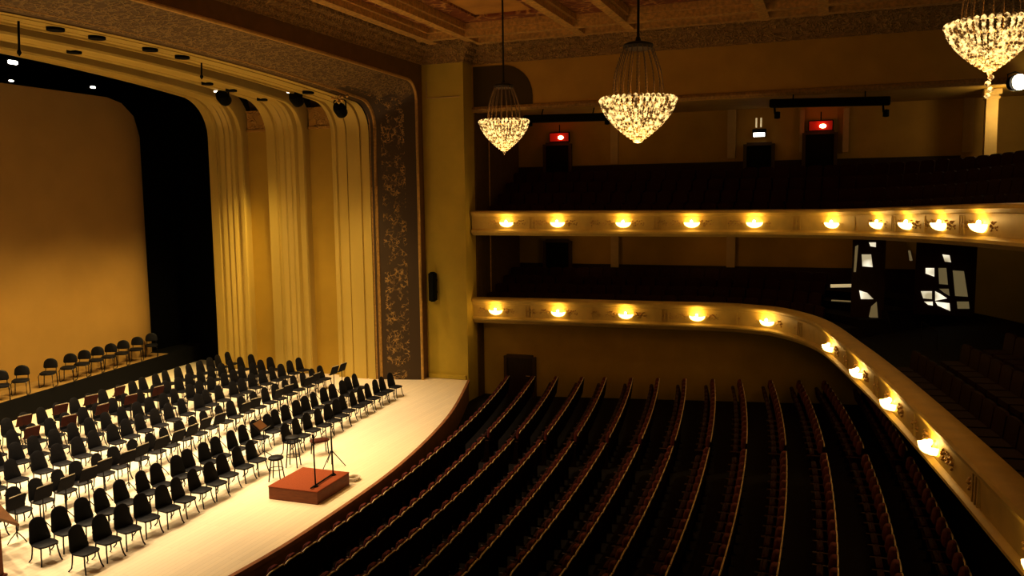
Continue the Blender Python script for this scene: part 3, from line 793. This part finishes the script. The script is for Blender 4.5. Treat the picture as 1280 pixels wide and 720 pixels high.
# ------------------------------------------------------------------ podium
ZP = .30
q = [at(335, 607, Z=ZP), at(395, 615, Z=ZP), at(437.5, 590, Z=ZP), at(379, 584.5, Z=ZP)]
pc = sum(q, Vector())/4
e1 = (q[1]-q[0]+q[2]-q[3])/2; e2 = (q[3]-q[0]+q[2]-q[1])/2
ang = math.atan2(e1.y, e1.x); w1 = e1.length; w2 = e2.length
t = thing('podium', 'low rust red carpeted conductor podium at the stage edge', 'podium', (pc.x, pc.y, 0), ang)
m = MB(); m.box((0, 0, ZP/2-.01), (w1, w2, ZP-.02), None, .01); m.build('base', 'podwood', t)
m = MB(); m.box((0, 0, ZP-.01), (w1+.02, w2+.02, .025), None, .01); m.build('carpet_top', 'carpet', t)
Rz = Matrix.Rotation(-ang, 4, 'Z')
def loc(p): v = Vector(p)-Vector((pc.x, pc.y, 0)); v.z = p[2]; return Rz @ v
# guard rail on the podium
pa_, pb_ = at(394.5, 608.5, Z=ZP), at(416.5, 594, Z=ZP)
t = thing('podium_rail', 'thin black safety rail with two posts standing on the podium', 'rail', (pa_.x, pa_.y, ZP+.006), 0)
v = pb_-pa_
for pt, h in ((Vector((0, 0, 0)), 1.18), (v, 1.05)):
    m = MB(); m.tube([pt, pt+Vector((-.02, 0, h))], .016, 6); m.lathe([(0, 0), (.07, 0), (.06, .02), (0, .025)], 10, c=tuple(pt)); m.build('post', 'chairmetal', t)
m = MB(); m.tube([v*-.25+Vector((0, 0, .03)), v*1.05+Vector((0, 0, .03))], .018, 6); m.build('floor_bar', 'chairmetal', t)
# cable coil
p = at(440.5, 600, Z=.0)
m = MB()
for k in range(3): m.tube([(.13*math.cos(a)+.02*k, .17*math.sin(a), .018+.03*k) for a in [2*PI*j/18 for j in range(18)]], .016, 5, closed=True)
o = m.build('cable_coil', 'cable'); o.location = (p.x, p.y, 0); tag(o, 'small white cable coil on the stage floor beside the podium', 'cable')

# ------------------------------------------------------------------ orchestra chairs
def rounded_back(w0, w1, z0, z1, lean, th, x0):
    out = [(-w0/2*.9, z0), (w0/2*.9, z0), (w0/2, z0+.05)]
    r = w1*.42
    out += [(w1/2, z1-r)]
    for k in range(1, 8):
        a = PI*k/8
        out.append((w1/2*math.cos(a), z1-r+r*math.sin(a)))
    out += [(-w1/2, z1-r), (-w0/2, z0+.05)]
    rings = []
    for dx, q in ((0, .86), (th*.3, 1), (th*.7, 1), (th, .86)):
        zc = (z0+z1)/2
        rings.append([(x0-dx-lean*(zc+(z-zc)*q-z0)+.02*(1-(2*y/w0)**2), y*q, zc+(z-zc)*q) for y, z in out])
    mb = MB(); mb.loft(rings, True, True); return mb
def cushion(cx, z, dx, dy, th):
    rings = []
    def se(sx, sy, zz): return [(cx+sx*math.copysign(abs(math.cos(a))**.55, math.cos(a)), sy*math.copysign(abs(math.sin(a))**.55, math.sin(a))*(1-.08*math.cos(a)), zz) for a in [2*PI*k/20 for k in range(20)]]
    rings = [se(dx*.44, dy*.44, z-th/2), se(dx*.5, dy*.5, z-th*.15), se(dx*.5, dy*.5, z+th*.2), se(dx*.42, dy*.42, z+th/2)]
    mb = MB(); mb.loft(rings, True, True); return mb
def make_chair(label, group):
    t = thing('orchestra_chair', label, 'chair', (0, 0, 0), 0, group)
    cushion(.03, .405, .45, .47, .06).build('seat', 'chairblack', t)
    rounded_back(.47, .36, .41, .95, .24, .05, -.13).build('backrest', 'chairblack', t)
    for sx, sy in ((1, 1), (1, -1), (-1, 1), (-1, -1)):
        m = MB(); m.tube([(.17*sx, .17*sy, .385), (.18*sx+.01, .19*sy, .2), (.20*sx+.02, .205*sy, .08), (.25*sx, .23*sy, .0)], .0145, 6); m.build('leg', 'chairmetal', t)
    m = MB()
    for sy in (1, -1): m.tube([(.2, .18*sy, .375), (-.17, .18*sy, .375), (-.20, .17*sy, .46), (-.26, .14*sy, .66)], .012, 6)
    m.tube([(.16, -.18, .375), (.16, .18, .375)], .012, 6); m.tube([(-.15, -.18, .375), (-.15, .18, .375)], .012, 6)
    m.build('frame', 'chairmetal', t)
    return t
def make_sled(label, group):
    t = thing('sled_base_chair', label, 'chair', (0, 0, 0), 0, group)
    cushion(.02, .47, .46, .48, .09).build('seat', 'chairblack', t)
    rounded_back(.46, .44, .60, .93, .15, .06, -.19).build('backrest', 'chairblack', t)
    for sy in (1, -1):
        m = MB(); m.tube([(-.17, .2*sy, .44), (-.16, .22*sy, .06), (-.12, .22*sy, .014), (.18, .22*sy, .014), (.22, .22*sy, .06), (.24, .22*sy, .40), (.2, .2*sy, .445)], .014, 6); m.build('sled_leg', 'chairmetal', t)
    m = MB()
    for sy in (1, -1): m.tube([(.15, .17*sy, .43), (-.2, .17*sy, .44), (-.235, .17*sy, .56), (-.255, .16*sy, .72)], .012, 6)
    m.build('frame', 'chairmetal', t)
    return t
def make_stand(label, m_desk, group):
    t = thing('music_stand', label, 'music stand', (0, 0, 0), 0, group)
    T = Matrix.Translation((0, 0, .72)) @ Matrix.Rotation(math.radians(20), 4, 'Y')
    m = MB(); m.box((.0, 0, .13), (.012, .44, .31), T, .004); dk = m.build('desk', m_desk, t)
    m = MB(); m.box((-.012, 0, .16), (.006, .38, .31), T); m.build('sheet_music', 'paper', dk)
    m = MB(); m.box((-.035, 0, -.025), (.075, .44, .012), T, .003); m.build('ledge', 'steel', t)
    m = MB(); m.tube([(0, 0, .12), (0, 0, .75)], .013, 6); m.build('pole', 'chairmetal', t)
    for k in range(3):
        a = 2*PI*k/3+.3; m = MB(); m.tube([(0, 0, .22), (.13*math.cos(a), .13*math.sin(a), .10), (.20*math.cos(a), .20*math.sin(a), .008)], .010, 5); m.build('leg', 'chairmetal', t)
    return t
CSC = {'c': .85, 's': .97}
CH = {}
def place(kind, maker, loc_, rz, label, group):
    if kind not in CH:
        o = maker(label, group); o.scale = (CSC.get(kind, .95),)*3; o.location = loc_; o.rotation_euler = (0, 0, rz); CH[kind] = o
        bpy.context.view_layer.update(); return o
    return dup(CH[kind], loc_, rz, label, group)
SK = -.095
# (X on the centre line, first Y, last Y, spacing, words, stands, X offset of stands)
ROWS = [(-12.98, 10.75, 24.8, .545, 'frontmost row', None), (-14.05, 10.75, 24.3, .55, 'second row', None),
        (-15.95, 10.6, 24.9, .59, 'third row', 'standblack'), (-17.55, 11.4, 26.0, .60, 'fourth row', None),
        (-18.65, 11.8, 26.0, .60, 'fifth row', None), (-19.75, 12.6, 26.0, .60, 'sixth row', 'standbrown'), (-20.9, 13.4, 26.0, .60, 'rear row', 'standbrown')]
GC = 'black orchestra chairs in rows across the stage'
for r, (x0, y0, y1, sp, wd, st) in enumerate(ROWS):
    n = int((y1-y0)/sp)+1
    for k in range(n):
        y = y0+sp*k+random.uniform(-.05, .05)
        x = x0+SK*(y-YC)+random.uniform(-.05, .05)
        if r == 0 and 16.45 < y < 17.35: continue
        lab = 'black orchestra chair on the stage in the %s, %s from the near end' % (wd, ordw(k+1))
        place('c', make_chair, (x, y, 0), random.uniform(-.14, .14)+SK*.6, lab, GC)
        if st and y > 11.05 and ((st == 'standblack' and (k < 11 or k % 3 != 1)) or (st != 'standblack' and y < 20.5 and k % 2 == 0)):
            cw = 'black' if st == 'standblack' else 'red brown'
            place(st, lambda l, g: make_stand(l, st, g), (x+(.70 if st == 'standblack' else .52)+random.uniform(-.02, .02), y+random.uniform(-.02, .02), 0), random.uniform(-.14, .14)+SK, '%s music stand before the %s of chairs, %s from the near end' % (cw, wd, ordw(k+1)), 'music stands among the orchestra chairs')
# riser and its chairs
ra, rb = at(-20, 509, Z=.68), at(207, 442.5, Z=.68)
d = (rb-ra); d.z = 0; d.normalize(); nrm = Vector((-d.y, d.x, 0))    # to the rear
mb = MB()
a_, b_ = ra-d*5, rb+d*3.0
poly = [(a_.x, a_.y), (b_.x, b_.y), (b_.x+nrm.x*1.25, b_.y+nrm.y*1.25), (a_.x+nrm.x*1.25, a_.y+nrm.y*1.25)]
mb.prism(poly, 0, .66); rs = struct('stage_riser', mb, 'riser', smooth=0)
b2 = rb+d*.15
mb = MB(); mb.prism([(a_.x, a_.y), (b2.x, b2.y), (b2.x+nrm.x*1.25, b2.y+nrm.y*1.25), (a_.x+nrm.x*1.25, a_.y+nrm.y*1.25)], .66, .68); mb.build('riser_deck', 'risertop', rs, 0)
RC = [3, 27, 62, 86, 104, 121, 137, 153, 171, 190]
for k, px in enumerate(RC):
    # foot position along the riser at this pixel column
    best = min(((abs(proj(ra+d*s+nrm*.18)[0]-px), s) for s in [i*.05 for i in range(-40, 240)]))
    p = ra+d*best[1]+nrm*.18
    place('s', make_sled, (p.x, p.y, .68), random.uniform(-.25, .25)-.9, 'black sled base chair on the riser before the backdrop, %s from the near end' % ordw(k+1), 'chairs along the black riser')
# conductor-side furniture
def stool(px, py, label, h, m_='chairblack'):
    p = at(px, py, Z=0)
    t = thing('tall_stool', label, 'stool', (p.x, p.y, 0), .3)
    m = MB(); m.lathe([(0, h), (.15, h), (.18, h-.02), (.18, h-.05), (.15, h-.07), (0, h-.07)], 16); m.build('seat', m_, t)
    for k in range(4):
        a = PI/4+k*PI/2; m = MB(); m.tube([(.12*math.cos(a), .12*math.sin(a), h-.06), (.2*math.cos(a), .2*math.sin(a), 0)], .014, 6); m.build('leg', 'chairmetal', t)
    m = MB(); m.tube([(.165*math.cos(a), .165*math.sin(a), .28) for a in [2*PI*k/16 for k in range(16)]], .009, 5, closed=True); m.build('foot_ring', 'chairmetal', t)
stool(346, 600, 'low black stool on the stage floor just behind the podium', .58)
stool(367, 583, 'tall black stool by the front chairs, farther from the viewer', .78)
p = at(400, 567, Z=0)
t = thing('padded_bench', 'low red brown padded bench between the front chairs and the podium', 'bench', (p.x, p.y, 0), .9)
cushion(0, .36, .50, .28, .07).build('seat', 'standbrown', t)
for sx in (1, -1):
    for sy in (1, -1): m = MB(); m.tube([(.18*sx, .09*sy, .34), (.20*sx, .11*sy, 0)], .014, 6); m.build('leg', 'chairmetal', t)
p = at(331, 574, Z=0)
t = thing('music_stand', 'lone dark music stand holding a brown score behind the podium', 'music stand', (p.x, p.y, 0), PI+.2)
T = Matrix.Translation((0, 0, .80)) @ Matrix.Rotation(math.radians(50), 4, 'Y')
m = MB(); m.box((0, 0, .13), (.012, .55, .33), T); m.build('desk', 'standblack', t)
m = MB(); m.box((-.02, 0, .13), (.02, .40, .26), T, .005); m.build('score', 'woodbrown', t)
m = MB(); m.box((-.04, 0, -.03), (.075, .55, .012), T); m.build('ledge', 'steel', t)
m = MB(); m.tube([(0, 0, .1), (0, 0, .82)], .013, 6); m.build('pole', 'chairmetal', t)
for k in range(3):
    a = 2*PI*k/3; m = MB(); m.tube([(0, 0, .22), (.26*math.cos(a), .26*math.sin(a), .008)], .010, 5); m.build('leg', 'chairmetal', t)
p = at(415, 583, Z=0)
t = thing('microphone_stand', 'slender black microphone stand on a tripod behind the podium rail', 'microphone stand', (p.x, p.y, 0), .4)
m = MB(); m.tube([(0, 0, .05), (0, 0, 1.25)], .012, 6); m.build('pole', 'chairmetal', t)
for k in range(3):
    a = 2*PI*k/3; m = MB(); m.tube([(0, 0, .42), (.34*math.cos(a), .34*math.sin(a), .01)], .011, 5); m.build('leg', 'chairmetal', t)
m = MB(); m.tube([(0, 0, 1.22), (.07, 0, 1.32)], [.02, .026], 8); m.build('microphone', 'fixture', t)
# wooden lectern cut by the frame
c1, c2, c3 = at(24, 655, Z=.95), at(-6, 624, Z=1.0), at(-6, 646, Z=.9)
t = thing('lectern', 'brown wooden lectern beside the nearest orchestra chairs, mostly out of view', 'lectern', (c3.x-.35, c3.y-.35, 0), 0)
o_ = Vector((c3.x-.35, c3.y-.35, 0))
m = MB(); P_ = [c1-o_, c2-o_, c2-o_+Vector((-.8, -.5, 0)), c3-o_+Vector((-.5, -.6, 0)), c3-o_]
m.add([tuple(v) for v in P_]+[tuple(v+Vector((0, 0, -.05))) for v in P_], [(0, 1, 2, 3, 4), (9, 8, 7, 6, 5)]+[(i, i+5, (i+1) % 5+5, (i+1) % 5) for i in range(5)])
m.build('desk', 'woodbrown', t, 0)
pp = at(4, 700, Z=.3)-o_
m = MB(); m.box((pp.x-.12, pp.y-.10, .44), (.22, .22, .88), None, .02); m.build('post', 'podwood', t)
m = MB(); m.box((pp.x-.12, pp.y-.10, .02), (.30, .30, .04), None, .01); m.build('base', 'podwood', t)

# ------------------------------------------------------------------ stage lights
def spot_light(name, loc_, target, power, size, color, blend=.6, soft=.25):
    ld = bpy.data.lights.new(name, 'SPOT'); ld.energy = power; ld.color = color; ld.spot_size = math.radians(size); ld.spot_blend = blend; ld.shadow_soft_size = soft
    lo = bpy.data.objects.new(name, ld); COL.objects.link(lo); lo.location = loc_
    lo.rotation_euler = (Vector(target)-Vector(loc_)).to_track_quat('-Z', 'Y').to_euler(); return lo
WARM = (1, .80, .53)
def downlight(p, label):
    t = thing('downlight', label, 'stage light', p, 0, 'black downlights under the stage arches')
    m = MB(); m.lathe([(.17, 0), (.19, 0), (.19, .22), (.13, .30), (0, .31), (0, .28), (.12, .27), (.17, .2)], 14); m.build('housing', 'fixture', t)
    m = MB(); m.lathe([(0, .16), (.15, .16), (.15, .18), (0, .18)], 12); m.build('reflector', 'steel', t)
cans = [(70, 46), (92, 53), (122, 60), (188, 68), (228, 75), (258, 81), (288, 88), (345, 100), (385, 108)]
def soffit_z(x, y):
    if x > -17.4: p = lerp(P1a, P1b, (x+15.84)/-1.56)
    elif x > -20.3: p = lerp(P2a, P2b, (x+18.6)/-1.7)
    else: p = lerp(P3a, P3b, (x+21.42)/-1.63)
    t = abs(y-YC)/(p[0]-p[2]); return p[1]+p[3]*(1-min(1, t)**2)
for k, (px, py) in enumerate(cans):
    X_ = -16.5 if k in (0, 2, 3, 4, 8) else -19.5
    p = at(px, py, X=X_); p.z = soffit_z(X_, p.y)-.07
    if abs(p.y-YC) > 10: p.y = YC+9.9
    downlight(p, 'black downlight under the stage arch, %s counting from the near side' % ordw(k+1))
for y in (7.5, 11, 14.5, 18, 21.5, 24.5):
    for X_, e in ((-16.0, 1800), (-20.2, 1500)):
        spot_light('stage wash', (X_, y, 9.75), (X_+.6 if X_ > -18 else X_+1.2, y+(YC-y)*.15, 0), e*(.55 if y > 24 else 1), 88, WARM, .8, .3)
# black moving fixtures in the arch corners
def corner_light(px, py, Y, label, lit):
    p = at(px, py, Y=Y)
    t = thing('stage_spotlight', label, 'stage light', p, 0, 'black spotlights in the corners of the stage arches')
    T = Matrix.Rotation(math.radians(70), 4, 'X') @ Matrix.Rotation(.3, 4, 'Y')
    m = MB(); m.lathe([(0, -.34), (.15, -.34), (.21, -.25), (.22, .1), (.17, .27), (.08, .33), (0, .33)], 14, T=T); m.build('housing', 'fixture', t)
    m = MB(); m.tube([(-.24, 0, 0), (-.24, 0, .28), (0, 0, .42), (.24, 0, .28), (.24, 0, 0)], .025, 6); m.tube([(0, 0, .42), (0, 0, .75)], .025, 6); m.build('yoke', 'fixture', t)
    if lit:
        m = MB(); m.box((-.05, -.10, .20), (.36, .22, .05), None, .01); m.build('bright_top', 'lens', t)
corner_light(279, 122, 24.2, 'black stage spotlight with bright top in the rear arch corner', True)
corner_light(370, 123, 24.4, 'black stage spotlight in the middle arch corner', True)
corner_light(425, 137, 25.3, 'round black stage spotlight in the front arch corner', False)
p = at(424, 119, Y=24.8)
m = MB()
for k in range(16):
    a = k*2.4; m.bead((.07*math.sqrt(k)*math.cos(a)*1.2, .05*math.sin(k), .06*math.sqrt(k)*math.sin(a)), .07)
o = m.build('carved_rosette', 'goldtrim'); o.location = p; tag(o, 'gilded carved cluster above the round spotlight in the front arch corner', 'ornament')
# lamps in the dark above the backdrop
def batten(px, py, label, s, hl=1.2):
    p = at(px, py, X=-24.6)
    t = thing('batten_lamp', label, 'stage light', p, 0, 'small white lamps above the backdrop')
    m = MB(); m.box((0, 0, 0), (.10, .30*s, .12*s), None, .02); m.build('lens', 'lens', t)
    m = MB(); m.box((-.12, 0, .02), (.18, .40*s, .22*s), None, .02); m.build('housing', 'fixture', t)
    m = MB(); m.tube([(-.1, 0, .05), (-.1, 0, hl)], .02, 6); m.build('hanger', 'fixture', t)
batten(16, 78, 'brightest small white lamp above the backdrop', 1)
batten(116, 109, 'small white lamp at the middle of the backdrop top', .6)
batten(14, 101, 'dim small white lamp below the brightest one at the backdrop', .45, .2)
# microphone wires
for px, y0, y1, xx, lab in ((24, 38, 66, -16.6, 'thin black microphone wire near the brightest backdrop lamp'), (252, 78, 96, -16.8, 'short thin black wire by the rear arch corner')):
    a, b = at(px, y0, X=xx), at(px, y1, X=xx)
    m = MB(); m.tube([(a.x, a.y, 10.6), b], .025, 5); m.bead(b, .05, .08); o = m.build('hanging_microphone', 'fixture'); tag(o, lab, 'microphone')

# backdrop wash from above, aimed low, and general bounce
for y in (1, 4, 7, 10, 13, 16, 19, 22, 25):
    spot_light('backdrop wash', (-18.3, y, 9.9), (-25.1, y, -.6), 2700, 54, (1, .76, .32), 1, .3)
for y in (16, 21):
    spot_light('shell wash', (-13.6, y-8, 10.3), (-19, 26.8, .6), 2500, 48, (1, .74, .32), 1, .3)
spot_light('apron wash', (-12.2, 16, 11.2), (-12.0, 20, 0), 700, 75, (1, .74, .36), 1, .3)

spot_light('front row spill', (-13.6, 13, 11), (-8.2, 17.5, 0), 3200, 52, (1, .70, .34), 1, .3)
# dim amber fill of the house; the points are added, with no fixtures
w = bpy.data.worlds.new('house dusk'); scn.world = w; w.use_nodes = True
w.node_tree.nodes['Background'].inputs[0].default_value = (1, .55, .16, 1); w.node_tree.nodes['Background'].inputs[1].default_value = .003
def point(name, loc_, e, c, s):
    ld = bpy.data.lights.new(name, 'POINT'); ld.energy = e; ld.color = c; ld.shadow_soft_size = s
    lo = bpy.data.objects.new(name, ld); COL.objects.link(lo); lo.location = loc_
for x_ in (-9, -4.5, -.5): point('gallery fill', (x_, 31.2, 4.75), 9, (1, .58, .18), .2)
for x_ in (-8,): point('upper gallery fill', (x_, 31.2, 9.5), 7, (1, .58, .18), .2)
point('house fill', (-3, 6, 11), 20, (1, .57, .16), .4)

# ------------------------------------------------------------------ camera
cd = bpy.data.cameras.new('camera'); cam = bpy.data.objects.new('camera', cd); COL.objects.link(cam)
cd.sensor_width = 36; cd.lens = F*36/1280; cd.clip_end = 200; cd.clip_start = .05
Rm = Matrix(((BX.x, BX.y, BX.z), (BY.x, BY.y, BY.z), (BZ.x, BZ.y, BZ.z)))
cam.matrix_world = Matrix.Translation(CAM) @ Rm.to_4x4()
scn.camera = cam
scn.view_settings.view_transform = 'Standard'
scn.view_settings.look = 'None'
scn.view_settings.exposure = 0
scn.view_settings.gamma = 0.76
try:
    scn.cycles.use_denoising = True
    scn.cycles.sample_clamp_indirect = 4
    scn.cycles.max_bounces = 6
except Exception: pass
